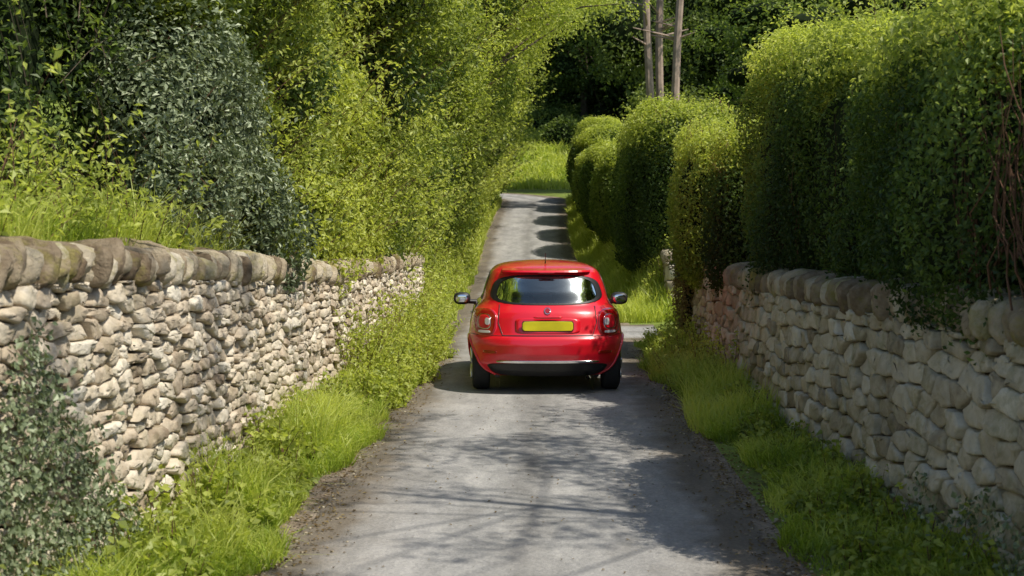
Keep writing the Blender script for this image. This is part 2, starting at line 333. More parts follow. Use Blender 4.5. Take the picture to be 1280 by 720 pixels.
# ------------------------------------------------------------ right hedges
def stems(G,n,y0,y1,x,z0,z1,mat,r0=.006):
    for i in range(n):
        y=rng.uniform(y0,y1); z=rng.uniform(z0,z0+.3*(z1-z0)); p=[np.array([x+rng.uniform(.0,.12),y,z])]; d=rng.normal(0,.5)
        for k in range(5): p.append(p[-1]+np.array([rng.normal(-.0,.03),d*.2+rng.normal(0,.09),(z1-z0)*rng.uniform(.06,.2)]))
        V,F=tube(p,[r0*rng.uniform(.7,1.6)*(1-.15*k) for k in range(6)],4); G.add(V,F,mat,.5)
def shoots(G,n,blobs,h,ls,per,mat,stem,tint,lean=.45,leand=(0,0,0)):
    for (c,s) in blobs:
        a=rng.uniform(-.92,.92,(n,2)); top=(1-(np.abs(a)**4).sum(1).clip(0,.95))**.25
        B=np.stack([c[0]+s[0]*a[:,0],c[1]+s[1]*a[:,1],c[2]+s[2]*top*.97],1)
        sprays(G,B,rng.uniform(*h,n),ls,per,mat,stem,lean=lean,tint=tint,leand=leand)
G=Geo()
AA=[((3.38,5.0,2.1),(1.0,2.6,1.0),.36),((3.26,9.3,2.2),(1.02,2.0,1.08),.45),((3.36,12.7,2.35),(1.05,1.75,1.22),.42),((3.26,15.5,2.48),(1.05,1.35,1.38),.5)]
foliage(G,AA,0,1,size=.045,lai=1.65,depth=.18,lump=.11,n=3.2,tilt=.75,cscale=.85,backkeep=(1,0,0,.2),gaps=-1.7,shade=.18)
for c,s,t in AA: foliage(G,[((c[0]-.02,c[1],c[2]+s[2]-.24),(s[0]*.95,s[1]*.95,.36),.8)],2,None,size=.05,lai=1.4,depth=.22,n=2.8,lump=.08)  # yellower top layer, here and on later hedges, paints sunlit tops into leaf colour
shoots(G,150,[a[:2] for a in AA],(.1,.32),.046,12,2,3,.85)
stems(G,110,4.8,8.4,2.37,1.5,2.9,3,.005); stems(G,30,9.5,16.5,2.40,1.5,3.2,3,.004)
G.build('clipped_hedge',[m_mid,m_core,m_yel,m_twig])
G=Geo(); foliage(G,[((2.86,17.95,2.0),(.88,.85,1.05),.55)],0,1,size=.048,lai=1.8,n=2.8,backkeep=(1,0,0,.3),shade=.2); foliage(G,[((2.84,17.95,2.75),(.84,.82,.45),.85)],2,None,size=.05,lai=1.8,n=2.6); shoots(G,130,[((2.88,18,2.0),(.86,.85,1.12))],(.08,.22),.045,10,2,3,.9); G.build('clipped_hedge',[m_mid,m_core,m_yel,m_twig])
G=Geo(); foliage(G,[((2.66,20.4,2.1),(.92,1.2,1.15),.62)],0,1,size=.052,lai=1.8,n=2.6,backkeep=(1,0,0,.3),shade=.2); foliage(G,[((2.66,20.4,2.85),(.86,1.1,.5),.9)],0,None,size=.052,lai=1.6,n=2.6); shoots(G,150,[((2.7,20.4,2.1),(.88,1.2,1.15))],(.1,.3),.05,10,0,2,.9); G.build('clipped_hedge',[m_yel,m_core,m_twig])
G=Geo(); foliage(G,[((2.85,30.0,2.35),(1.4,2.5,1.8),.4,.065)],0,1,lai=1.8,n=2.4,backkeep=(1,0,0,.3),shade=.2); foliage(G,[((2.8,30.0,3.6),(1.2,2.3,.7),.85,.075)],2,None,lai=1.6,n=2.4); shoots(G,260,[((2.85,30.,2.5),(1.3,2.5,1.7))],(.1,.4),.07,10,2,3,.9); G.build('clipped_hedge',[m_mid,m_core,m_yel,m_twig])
G=Geo()
for y,xx,h,t in ((35.3,2.7,3.2,.55),(40.3,2.35,2.9,.7),(45.5,2.15,3.0,.5),(50.5,1.95,2.6,.7),(55.5,2.05,3.0,.45),(61,1.95,2.8,.65),(66,2.4,3.2,.5)):
    z=float(g(y)); foliage(G,[((xx+.2,y,z+.5+h/2),(1.25,2.4,h/2),t,.088+.001*(y-35))],0,1,lai=1.6,n=2.2,backkeep=(1,0,0,.3),shade=.2); foliage(G,[((xx+.15,y,z+h+.1),(1.05,2.2,.5),.85,.1)],2,None,lai=1.6,n=2.3)
G.build('clipped_hedge',[m_mid,m_core,m_yel])
G=Geo(); foliage(G,[((2.3,21.35,.72),(.3,.32,.78),.7)],0,1,size=.045,lai=2.2,n=4,lump=.04,depth=.08); foliage(G,[((2.25,21.3,1.35),(.28,.32,.2),.5)],2,None,size=.05,n=3); G.build('ivy_covered_pillar',[m_brown,m_core,m_ivy])
# ------------------------------------------------------------ left overgrown hedge
G=Geo(); BY=[];BM=[];SB=[]
Xface=lambda y: np.interp(y,[12,20,30,50,66],[-2.55,-2.45,-2.3,-2.0,-1.9])
y=13.4
while y<66:
    r=.95+.014*y; gz=float(g(y)); H=5.0+.085*y; z=gz+1.7+rng.uniform(0,.4)
    while z<gz+H:
        rr=r*rng.uniform(.6,1.25); ov=.05*(z-gz-3) if y<20 else .24*max(z-gz-2.8,0)
        xx=float(Xface(y))-rr*.8+rng.uniform(-.55,.3)+ov
        sz=.062+.0021*(y-12); b=((xx,y+rng.uniform(-.8,.8),z),(rr,rr*1.1,rr*rng.uniform(.6,.9)),float(np.clip(.6+rng.normal(0,.22),.15,.95)),sz)
        (BM if rng.random()<.27 else BY).append(b); SB.append(b); z+=rr*.95
        if rng.random()<.35: BM.append(((xx-1.3,y+.3,z),(1.3,1.4,1.2),.5,sz*1.5))
    y+=r*1.1
BY+=[((-3.6,12.6,4.5),(.8,.9,.7),.75,.062),((-3.4,11.8,4.3),(.6,.8,.5),.7,.062)]
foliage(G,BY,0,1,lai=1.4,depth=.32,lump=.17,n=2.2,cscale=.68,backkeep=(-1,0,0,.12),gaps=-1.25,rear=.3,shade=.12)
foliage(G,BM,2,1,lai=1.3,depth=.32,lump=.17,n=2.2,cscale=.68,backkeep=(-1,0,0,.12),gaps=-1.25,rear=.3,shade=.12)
for b in SB:
    n=26; q=nrm(rng.normal(size=(n,3))+[1.0,-.3,.5]); P=np.array(b[0])+q*np.array(b[1])*.95
    sprays(G,P,rng.uniform(.3,.85,n)*(1+.012*b[0][1]),b[3],14,0,3,lean=.35,tint=min(.95,b[2]+.2),leand=(.75,-.15,-.35))
G.build('overgrown_hedge',[m_yel,m_core,m_mid,m_twig])
G=Geo()
Bd=[((-4.6,10.5,3.2),(1.3,1.6,1.6),.55,.065),((-5.2,12.5,4.8),(1.5,1.8,1.6),.65,.065),((-6.6,13,3.2),(1.6,1.8,1.7),.5,.075),((-4.2,12.2,4.9),(1.1,1.3,1.2),.75,.065),((-4.4,13.8,6.2),(1.3,1.5,1.4),.6,.075),
 ((-7.2,14,5.2),(1.8,2,1.7),.65,.075),((-3.9,15,5.2),(1.3,1.5,1.4),.6,.075),((-6,16,6.8),(1.9,2,1.7),.6,.085),((-5.6,9.2,2.7),(1.2,1.3,1.1),.55,.065),((-8.5,15,3.6),(1.9,2,2),.45,.085)]
foliage(G,Bd,0,1,lai=1.4,depth=.45,lump=.25,n=2.2,cscale=.62,gaps=-1.2,backkeep=(-1,0,0,.2),rear=.3)
for p in Bd:
    c=np.array(p[0]); V,F=tube([[-5.8,13,1.2],[-5.6+.2*(c[0]+5.6),13,2.4],c],[.13,.08,.03]); G.add(V,F,2,.5)
    n=170; q=nrm(rng.normal(size=(n,3))+[.5,-.5,.6]); P=c+q*np.array(p[1])*.95
    sprays(G,P,rng.uniform(.3,.9,n),.062,16,3,2,lean=.5,tint=.65,leand=(.3,-.3,-.1))
    n=40; q=nrm(rng.normal(size=(n,3))+[.6,-.5,1.0]); P=c+q*np.array(p[1])*.98
    sprays(G,P,rng.uniform(.3,.8,n),.06,16,4,2,lean=.5,tint=.6,leand=(.3,-.3,-.1))
G.build('holly_tree',[m_dark,m_core,m_bark,m_mid,m_yel])
G=Geo()
Bi=[((-2.95,11.3,2.1),(.42,.85,.65),.5),((-3.1,11.5,2.85),(.5,.8,.6),.7),((-2.72,12.9,1.85),(.36,.8,.6),.45),((-3.05,12.7,2.7),(.5,.7,.6),.6)]
foliage(G,Bi,0,1,size=.055,lai=1.9,depth=.2,lump=.17,n=2.2,tilt=.7,cscale=.55)
for b in Bi:
    n=50; q=nrm(rng.normal(size=(n,3))+[.8,-.5,.2]); P=np.array(b[0])+q*np.array(b[1])
    sprays(G,P,rng.uniform(.15,.45,n),.055,12,0,2,lean=.5,tint=.6,leand=(.3,-.2,-.6))
G.build('ivy',[m_ivy,m_core,m_twig])
def wallivy(name,Xf,side,y0,y1,cyz,n):
    G=Geo(); a=rng.uniform(y0,y1,n); z=rng.uniform(0.02,1.9,n)
    P=np.stack([a*0,a,z],1); m=np.zeros(n,bool)
    for (cy,cz,ry,rz) in cyz: m|=((a-cy)/ry)**2+((z-cz)/rz)**2<1+.55*W2(P)+.3*W3(P)
    a,z=a[m],z[m]; k=len(a); x=Xf(a)+side*(.03+rng.exponential(.045,k)-.06*z)
    V,F=leaves(np.stack([x,a,z],1),np.array([side*1.,0,.35])+rng.normal(0,.55,(k,3)),rng.uniform(.02,.05,k),.8)
    G.add(V,F,0,np.clip(rng.normal(.6,.22,k),0,1)); G.build(name,[m_ivy])
wallivy('ivy',Xl,1,5,9,[(6.5,.6,.75,.7),(7.5,.2,.5,.3)],15000)
wallivy('ivy',Xr,-1,6.5,11,[(8.2,.2,.5,.36),(7.2,.2,.6,.3)],8000)
G=Geo()
n=560; a=rng.uniform(6.0,11.2,n); b=np.stack([Xl(a)-rng.uniform(.4,1.5,n),a,hl(a)-.15],1)
sprays(G,b,rng.uniform(.3,1.0,n)*(.5+.7*np.sin(a*2.1)**2),.06,24,0,1,tint=.8,lean=.35)
G.build('elder_shrub',[m_yel,m_twig])
# ------------------------------------------------------------ trees
def tree(name,base,H,cc,cr,tr,ncl,clr,leaf,cnt,mats,tint=.5,core=True,hang=.3,seed=1,limb=.28):
    r=np.random.default_rng(seed); G=Geo(); base=np.array(base,float); cc=np.array(cc,float); cr=np.array(cr,float)
    top=np.array([cc[0],cc[1],cc[2]+cr[2]*.6]); t=np.linspace(0,1,7)[:,None]; tp=base+(top-base)*t+np.sin(t*3)*r.normal(0,.15,3)
    tp[0]=base-[0,0,.3]; V,F=tube(tp,list(tr*(1-.85*t[:,0])),8); G.add(V,F,1,.5)
    d=nrm(r.normal(size=(ncl,3))); C=cc+d*cr*(r.uniform(.45,1,(ncl,1)))
    for i,c in enumerate(C):
        if i%2==0:
            s=tp[r.integers(2,6)]; m=(s+c)/2+r.normal(0,.25,3)+[0,0,.2]; m2=(m+c)/2+r.normal(0,.12,3); V,F=tube([s,m,m2,c],[tr*limb,tr*limb*.6,tr*limb*.35,.012],5); G.add(V,F,1,.5)
        k=int(cnt*r.uniform(.7,1.3)); q=nrm(r.normal(size=(k,3))); rad=clr*r.uniform(.7,1.25)
        P=c+q*rad*(r.uniform(.45,1.05,(k,1)))*[1.15,1.15,.7]; P[:,2]-=hang*((P[:,0]-c[0])**2+(P[:,1]-c[1])**2)
        V,F=leaves(P,q*.6+r.normal(size=(k,3))*.6+[0,0,.5],leaf*r.uniform(.6,1.3,k)); G.add(V,F,0,np.clip(tint+r.normal(0,.1)+r.normal(0,.12,k),0,1))
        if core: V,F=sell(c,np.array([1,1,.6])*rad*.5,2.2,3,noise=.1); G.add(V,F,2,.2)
    return G.build(name,mats)
tree('ash_tree',(-4.2,36,1.8),10,(-.9,36,8.0),(3.8,5,1.9),.22,110,.6,.10,260,[m_yel,m_bark,m_core],.85,core=False,seed=3)
tree('ash_tree',(-5,50,2.5),13,(-1.8,52,10.6),(4.2,6,3),.25,75,.85,.15,260,[m_yel,m_bark,m_core],.8,core=False,seed=4)
tree('broadleaf_tree',(-7,24,1.5),10,(-6,24,7),(3,4.5,3),.25,50,.8,.1,330,[m_mid,m_bark,m_core],.8,seed=5)
tree('broadleaf_tree',(8,26,1.2),8,(7.5,26.5,5.4),(3,3.6,2.0),.2,45,.75,.1,330,[m_yel,m_bark,m_core],.8,seed=6)
tree('broadleaf_tree',(12.5,29,1.5),9,(12,29,6.5),(3.4,3.6,3),.2,45,.85,.12,330,[m_yel,m_bark,m_core],.75,seed=7)
tree('broadleaf_tree',(7.5,44,2),11,(7.6,44,7.2),(3,4,3.2),.22,50,.9,.14,320,[m_mid,m_bark,m_core],.65,seed=8)
tree('broadleaf_tree',(11,20,1.2),7,(10,19.5,4.8),(2.8,3.0,1.8),.2,40,.7,.09,330,[m_yel,m_bark,m_core],.7,seed=9)
tree('broadleaf_tree',(2.5,92,7),14,(2.5,92,14),(5,4,6),.3,55,1.3,.24,280,[m_mid,m_bark,m_core],.4,seed=10)
tree('ash_tree',(6.8,6.5,1.4),11,(4.0,7.8,8.9),(2.9,6.2,1.0),.16,62,.44,.085,170,[m_yel,m_bark,m_core],.7,core=False,seed=12,limb=.10)
def pine(name,x,y,lean,seed):
    r=np.random.default_rng(seed); G=Geo(); z0=float(zt(np.array([x]),np.array([y]))[0]); t=np.linspace(0,1,9)
    p=np.stack([x+lean*t+.12*np.sin(t*7+seed),y+0*t,z0-.3+17*t],1); V,F=tube(p,list(.2*(1-.5*t)),8); G.add(V,F,1,.5)
    for i in range(22):
        tt=r.uniform(.35,1); s=np.array([np.interp(tt,t,p[:,k]) for k in range(3)]); a=r.uniform(0,6.28); e=s+np.array([math.cos(a),math.sin(a),.25])*r.uniform(.7,2.2)
        V,F=tube([s,e],[.05,.02],4); G.add(V,F,1,.5)
        if tt>.5:
            q=nrm(r.normal(size=(220,3))); P=e+q*[1,1,.5]*.7; V,F=leaves(P,q+[0,0,.3],.2,.3); G.add(V,F,0,np.clip(r.normal(.5,.2,220),0,1))
    G.build(name,[m_dark,m_pine])
pine('pine_tree',4.3,60,-.1,1); pine('pine_tree',4.85,61,.1,2); pine('pine_tree',5.4,59.5,.25,3)
G=Geo(); Bw=[]
for i in range(160):
    y=rng.uniform(84,118); x=rng.uniform(-.42,.42)*y; 
    if abs(x+.3)<5 and y<92: continue
    z0=float(zt(np.array([x]),np.array([y]))[0]); r=rng.uniform(2.4,3.9); z=z0+rng.uniform(.5,15)
    Bw.append(((x,y,z),(r,r,r*.9),float(np.clip(rng.normal(.6,.25),.05,.95)),.36))
for i in range(40):
    y=rng.uniform(62,82); x=(3.2+rng.uniform(1,18))*rng.choice([-1,1]); z0=float(zt(np.array([x]),np.array([y]))[0]); r=rng.uniform(1.6,2.6)
    Bw.append(((x,y,z0+rng.uniform(.5,9)),(r,r,r*.9),float(np.clip(rng.normal(.65,.2),.05,.95)),.22))
foliage(G,Bw,0,1,lai=1.15,depth=.7,lump=.5,n=2.2,cscale=.72,backkeep=(0,1,0,.1))
Br=[((x,rng.uniform(122,132),float(zt(np.array([x]),np.array([126.]))[0])+z),(5.5,4,4.5),.4,.6) for x in np.arange(-60,61,7) for z in (1,7,13)]
foliage(G,Br,0,1,lai=1.1,depth=.6,lump=.4,n=2.3,cscale=.9,backkeep=(0,1,0,.05))
for i in range(12):
    x=rng.uniform(-7,6); y=rng.uniform(86,92); z0=float(g(y)); r=rng.uniform(.8,1.5); foliage(G,[((x,y,z0+r*.4),(r*1.2,r,r*.9),.7,.17)],2,1,lai=1.2,depth=.4,n=2.2,cscale=.65,lump=.2)
G.build('woodland',[m_dark,m_core,m_mid])
# ------------------------------------------------------------ grass & verges
G=Geo()
def scatter(n,y0,y1,ua,ub,h,w,tint,lean=.35,mask=-9.):
    y=rng.uniform(y0,y1,n); lo=ua(y) if callable(ua) else ua; hi=ub(y) if callable(ub) else ub
    t=rng.random(n); x=lo+(hi-lo)*t
    P=np.stack([x,y,0*x],1); k=W1(P*1.2)+.4*W2(P)>mask; x,y,t=x[k],y[k],t[k]
    P=np.stack([x,y,zt(x,y)-.01],1); hh=rng.uniform(h[0],h[1],len(x))*(1+.35*W1(P*1.4)+.2*W2(P)).clip(.35,1.8)
    blades(G,P,hh,w,0,tint,lean)
scatter(28000,4,14.2,lambda y:Xl(y)+.0,lambda y:-1.70+.12*np.sin(y*1.7)+.08*np.sin(y*4.1)+.10*np.clip((y-10)/3,0,1),(.05,.20),.010,.68,.55)
scatter(6000,5,13.2,lambda y:Xl(y)+.05,lambda y:-1.85+.1*np.sin(y*1.7),(.18,.45),.009,.85,.5,-.3)
scatter(9000,13.6,21,lambda y:Xl(y),lambda y:-1.6+.1*np.sin(y*2),(.08,.25),.011,.65)
scatter(9000,21,40,lambda y:cx(y)-2.6,lambda y:cx(y)-1.5+.1*np.sin(y*2),(.1,.35),.016,.65)
scatter(30000,5,21.6,lambda y:1.56+.1*np.sin(y*1.3)+.06*np.sin(y*4.3)-.2*np.clip((y-13)/4,0,1),lambda y:Xr(y)-.0,(.06,.18),.011,.55,.5)
scatter(7000,13,21.4,lambda y:1.42+.08*np.sin(y*1.3),lambda y:Xr(y),(.12,.34),.011,.8)
scatter(22000,25.6,40,lambda y:cx(y)+1.6+.1*np.sin(y*1.4),lambda y:cx(y)+3.2,(.12,.4),.018,.85)
scatter(12000,40,66,lambda y:cx(y)+1.5,lambda y:cx(y)+2.6,(.12,.4),.03,.8)
scatter(7000,40,66,lambda y:cx(y)-2.4,lambda y:cx(y)-1.5,(.12,.4),.03,.75)
scatter(11000,5.5,12.5,lambda y:Xl(y)-1.6,lambda y:Xl(y)-.36,(.12,.38),.009,.8,.5)
scatter(4000,22,24.5,2.4,5,(.1,.3),.02,.6)
scatter(26000,75.5,95,-8,7,(.25,.6),.07,.9,.4,-.9)
G.build('grass',[m_grass])
G=Geo()
def weeds(n,y0,y1,ua,ub,h,ls,per,tint,leand=(0,0,0),mat=0,aspect=.5):
    y=rng.uniform(y0,y1,n); t=rng.random(n); x=ua(y)+(ub(y)-ua(y))*t; hh=rng.uniform(*h,n)*(1.1-.65*t)*(.65+.5*np.abs(np.sin(y*1.9)))
    sprays(G,np.stack([x,y,zt(x,y)],1),hh,ls,per,mat,1,tint=tint,leafstart=.05,leand=leand,aspect=aspect)
weeds(520,15.2,22,lambda y:Xl(y)+.02,lambda y:-1.45+.12*np.sin(y*2.3),(.35,.95),.06,30,.8,leand=(.12,0,0))
weeds(90,14.4,15.4,lambda y:Xl(y)+.25,lambda y:-1.5+0*y,(.2,.5),.055,24,.7,leand=(.12,0,0),aspect=.7)
weeds(600,22,34,lambda y:cx(y)-2.5,lambda y:cx(y)-1.6,(.5,1.3),.08,26,.8,leand=(.1,0,0))
weeds(450,34,64,lambda y:cx(y)-2.4,lambda y:cx(y)-1.6,(.5,1.3),.12,24,.75)
weeds(260,15.5,21.4,lambda y:Xr(y)+0*y,lambda y:1.42+0*y,(.2,.6),.055,20,.8)
weeds(620,5,14,lambda y:Xl(y)+.03,lambda y:-1.75+0*y,(.10,.42),.06,14,.72,aspect=.75)
weeds(50,12.6,14.3,lambda y:Xl(y)+.03,lambda y:-1.65+0*y,(.10,.3),.05,14,.6,aspect=.7)
weeds(560,6,16,lambda y:Xr(y)-.03,lambda y:1.65+0*y,(.06,.28),.055,14,.55,aspect=.75)
weeds(330,27,38,lambda y:cx(y)+3.1,lambda y:cx(y)+1.8,(.2,.6),.08,18,.8)
G.build('weeds',[m_yel,m_twig])
G=Geo()
for s,n in ((-1,4200),(1,4600)):
    y=4+20*rng.random(n)**1.3; x=np.where(s<0,-1.56+rng.normal(0,.14,n),1.45+rng.normal(0,.15,n)); 
    V,F=leaves(np.stack([x,y,np.full(n,.018)],1),np.array([0,0,1.])+rng.normal(0,.25,(n,3)),rng.uniform(.012,.04,n),.6); G.add(V,F,0,np.clip(rng.normal(.4,.25,n),0,1))
n=600; V,F=leaves(np.stack([rng.uniform(-1.3,1.2,n),rng.uniform(5,22,n),np.full(n,.016)],1),np.array([0,0,1.])+rng.normal(0,.2,(n,3)),rng.uniform(.012,.03,n),.6); G.add(V,F,0,np.clip(rng.normal(.4,.25,n),0,1))
G.build('leaf_litter',[m_brown])
G=Geo()
for i in range(1300):
    s=rng.choice([-1,1]); y=4+16*rng.random()**1.4; x=(-1.6 if s<0 else 1.5)+rng.normal(0,.13); r=rng.uniform(.004,.014)
    V,F=sell((x,y,r*.4+.008),(r,r*rng.uniform(.7,1.2),r*.6),2.5,2,noise=.12,wave=W3); G.add(V,F,0,np.clip(rng.normal(.25,.22),0,1))
G.build('gravel',[m_stoneR],smooth=True)
# ------------------------------------------------------------ car
car=bpy.data.objects.new('red_hatchback_car',None); scene.collection.objects.link(car)
m_red=simple('paint_red',(.70,.006,.020),.30,0,1.0)
m_blk=simple('plastic_black',(.015,.015,.016),.5,noise=30); m_tyre=simple('tyre',(.018,.018,.018),.85,noise=20)
m_chr=simple('chrome',(.75,.75,.75),.12,1); m_rim=simple('rim',(.5,.5,.52),.3,.9)
m_lens=simple('lens_red',(.32,.004,.006),.08,0,1); m_clear=simple('lens_clear',(.75,.7,.68),.1,.3,1)
m_plate=simple('plate_yellow',(.88,.76,.02),.35,noise=3); m_seat=simple('seat_cloth',(.05,.05,.055),.9,noise=20)
m_mir=simple('mirror_glass',(.7,.72,.75),.03,1)
m_glass,nt,o=M('car_glass'); gl=nd(nt,'ShaderNodeBsdfGlossy'); gl.inputs['Roughness'].default_value=.02; gl.inputs['Color'].default_value=(.85,.95,.90,1)
tr=nd(nt,'ShaderNodeBsdfTransparent'); tr.inputs[0].default_value=(.78,.87,.83,1); fr=nd(nt,'ShaderNodeFresnel'); fr.inputs[0].default_value=1.72
ms=nd(nt,'ShaderNodeMixShader'); nt.links.new(fr.outputs[0],ms.inputs[0]); nt.links.new(tr.outputs[0],ms.inputs[1]); nt.links.new(gl.outputs[0],ms.inputs[2]); nt.links.new(ms.outputs[0],o.inputs[0])
prof=np.array([(.20,.16,.72,3.38),(.27,.07,.78,3.47),(.34,.03,.81,3.52),(.45,.005,.826,3.55),(.56,.0,.832,3.55),(.625,.018,.829,3.53),(.665,.055,.822,3.5),(.75,.085,.812,3.42),(.85,.115,.792,3.22),(.91,.145,.768,3.0),(.95,.18,.738,2.80),(.985,.215,.705,2.66),(1.03,.245,.688,2.58),(1.12,.30,.665,2.46),(1.22,.37,.635,2.31),(1.30,.425,.605,2.18),(1.35,.46,.58,2.08),(1.385,.52,.545,1.98),(1.415,.63,.49,1.88),(1.44,.80,.40,1.72),(1.457,.98,.28,1.58),(1.466,1.12,.15,1.45)])
zs=np.linspace(.20,1.466,260); pz=[np.interp(zs,prof[:,0],prof[:,i]) for i in (1,2,3)]
def smo(v,k=7): p=np.pad(v,k,mode='reflect',reflect_type='odd'); return np.convolve(p,np.ones(k)/k,'same')[k:-k]
pz=[smo(v) for v in pz]
fyr=lambda z:np.interp(z,zs,pz[0]); fw=lambda z:np.interp(z,zs,pz[1]); fyf=lambda z:np.interp(z,zs,pz[2])
NE=2.75
def Rz(z): return np.minimum(.72,.31*(fyf(z)-fyr(z)))
def rearP(x,z): w=fw(z);q=np.clip(np.abs(x)/w,0,.9999); return np.stack([x,fyr(z)+Rz(z)*(1-(1-q**NE)**(1/NE)),z],-1)
def frontP(x,z): w=fw(z);q=np.clip(np.abs(x)/w,0,.9999); return np.stack([x,fyf(z)-Rz(z)*(1-(1-q**NE)**(1/NE)),z],-1)
def sideP(y,z,s=1):
    w=fw(z);R=Rz(z);a=np.clip((fyr(z)+R-y)/R,0,.9999);b=np.clip((y-(fyf(z)-R))/R,0,.9999)
    return np.stack([s*w*(1-a**NE)**(1/NE)*(1-b**NE)**(1/NE),y,z],-1)
def se(n,cxx,cz,hx,hz,taper=0,k=48,sc=1.):
    t=np.linspace(0,2*math.pi,k,endpoint=False); c,s=np.cos(t),np.sin(t); r=1/(np.abs(c)**n+np.abs(s)**n)**(1/n)*sc
    return np.stack([cxx+hx*c*r*(1+taper*s*r),cz+hz*s*r],1)
def inse(n,cxx,cz,hx,hz,taper,a,b):
    v=(b-cz)/hz; return (np.abs((a-cxx)/(hx*(1+taper*v)))**n+np.abs(v)**n)<1
def patch(name,surf,outl,off,mat,inner=0.,rings=8,smooth=True,edge=.0):
    c=outl.mean(0); k=len(outl); V=[]
    ss=np.linspace(inner if inner else .001,1,rings+1)
    for i,s in enumerate(ss):
        q=c+(outl-c)*s; e=1e-3; p=surf(q[:,0],q[:,1]); pu=surf(q[:,0]+e,q[:,1])-p; pv=surf(q[:,0],q[:,1]+e)-p
        N=nrm(np.cross(pu,pv)); cc=np.array([0,1.7,.7]); N*=np.sign(((p-cc)*N).sum(1))[:,None]
        V.append(p+N*off)
    if edge: V.append(p+N*(off-edge))
    n=len(V); V=np.concatenate(V); F=[(i*k+j,i*k+(j+1)%k,(i+1)*k+(j+1)%k,(i+1)*k+j) for i in range(n-1) for j in range(k)]
    return build(name,V,F,np.full(len(F),4),[mat],smooth=smooth,parent=car)
def side_s(s): return lambda y,z: sideP(y,z,s)
RW=(3.6,0,1.155,.555,.158,-.08); FWn=(5.,0,1.175,.555,.185,-.09); 
SW=[(4.,1.70,1.155,.50,.150,-.10),(4.,.98,1.165,.17,.135,-.14)]
nq=36;ns=90
def outline(z):
    yr,w,yf,R=float(fyr(z)),float(fw(z)),float(fyf(z)),float(Rz(z)); pts=[]
    t=np.linspace(0,math.pi/2,nq); 
    c,s=np.cos(t),np.sin(t); r=1/(c**NE+s**NE)**(1/NE)
    rear=np.stack([w*s*r,yr+R-R*c*r],1); ysd=np.linspace(yr+R,yf-R,ns)[1:-1]; side=np.stack([0*ysd+w,ysd],1)
    front=np.stack([w*s*r,yf-R+R*c*r],1)[::-1]
    half=np.concatenate([rear,side,front]); other=half[1:-1][::-1]*[-1,1]
    return np.concatenate([half,other])
zr=np.concatenate([np.linspace(.20,1.40,100),np.linspace(1.405,1.466,14)])
rg=[np.c_[outline(z),np.full(len(outline(z)),z)] for z in zr]; k=len(rg[0]); V=np.concatenate(rg)
i=np.arange(len(zr)*k).reshape(len(zr),k); j=np.roll(i,-1,1)
F=np.stack([i[:-1],j[:-1],j[1:],i[1:]],-1).reshape(-1,4); C=V[F].mean(1)
hole=np.zeros(len(F),bool); yr_,R_=fyr(C[:,2]),Rz(C[:,2]); yf_=fyf(C[:,2])
hole|=inse(*RW,C[:,0],C[:,2])&(C[:,1]<yr_+R_)&(C[:,1]<1.2)
hole|=inse(*FWn,C[:,0],C[:,2])&(C[:,1]>yf_-R_)&(C[:,1]>1.5)
for s in SW: hole|=inse(*s,C[:,1],C[:,2])&(np.abs(C[:,0])>.45)&(C[:,1]>.5)
AX=(.62,2.92); ZW=.295
for a in AX: hole|=((C[:,1]-a)**2+(C[:,2]-ZW)**2<.335**2)&(np.abs(C[:,0])>.5)
F=F[~hole]; loops=list(F.ravel()); sizes=[4]*len(F)
loops+=list(range(k))[::-1]; sizes.append(k); loops+=[(len(zr)-1)*k+q for q in range(k)]; sizes.append(k)
mi=[0]*len(F)+[1,0]
build('body',V,loops,sizes,[m_red,m_blk],mi,True,parent=car)
patch('rear_window',rearP,se(*RW),.001,m_glass); patch('rear_window_frame',rearP,se(*RW,sc=1.05),.004,m_blk,inner=.89,rings=3,edge=.01)
patch('windscreen',frontP,se(*FWn),.001,m_glass); patch('windscreen_frame',frontP,se(*FWn,sc=1.04),.004,m_blk,inner=.88,rings=3,edge=.01)
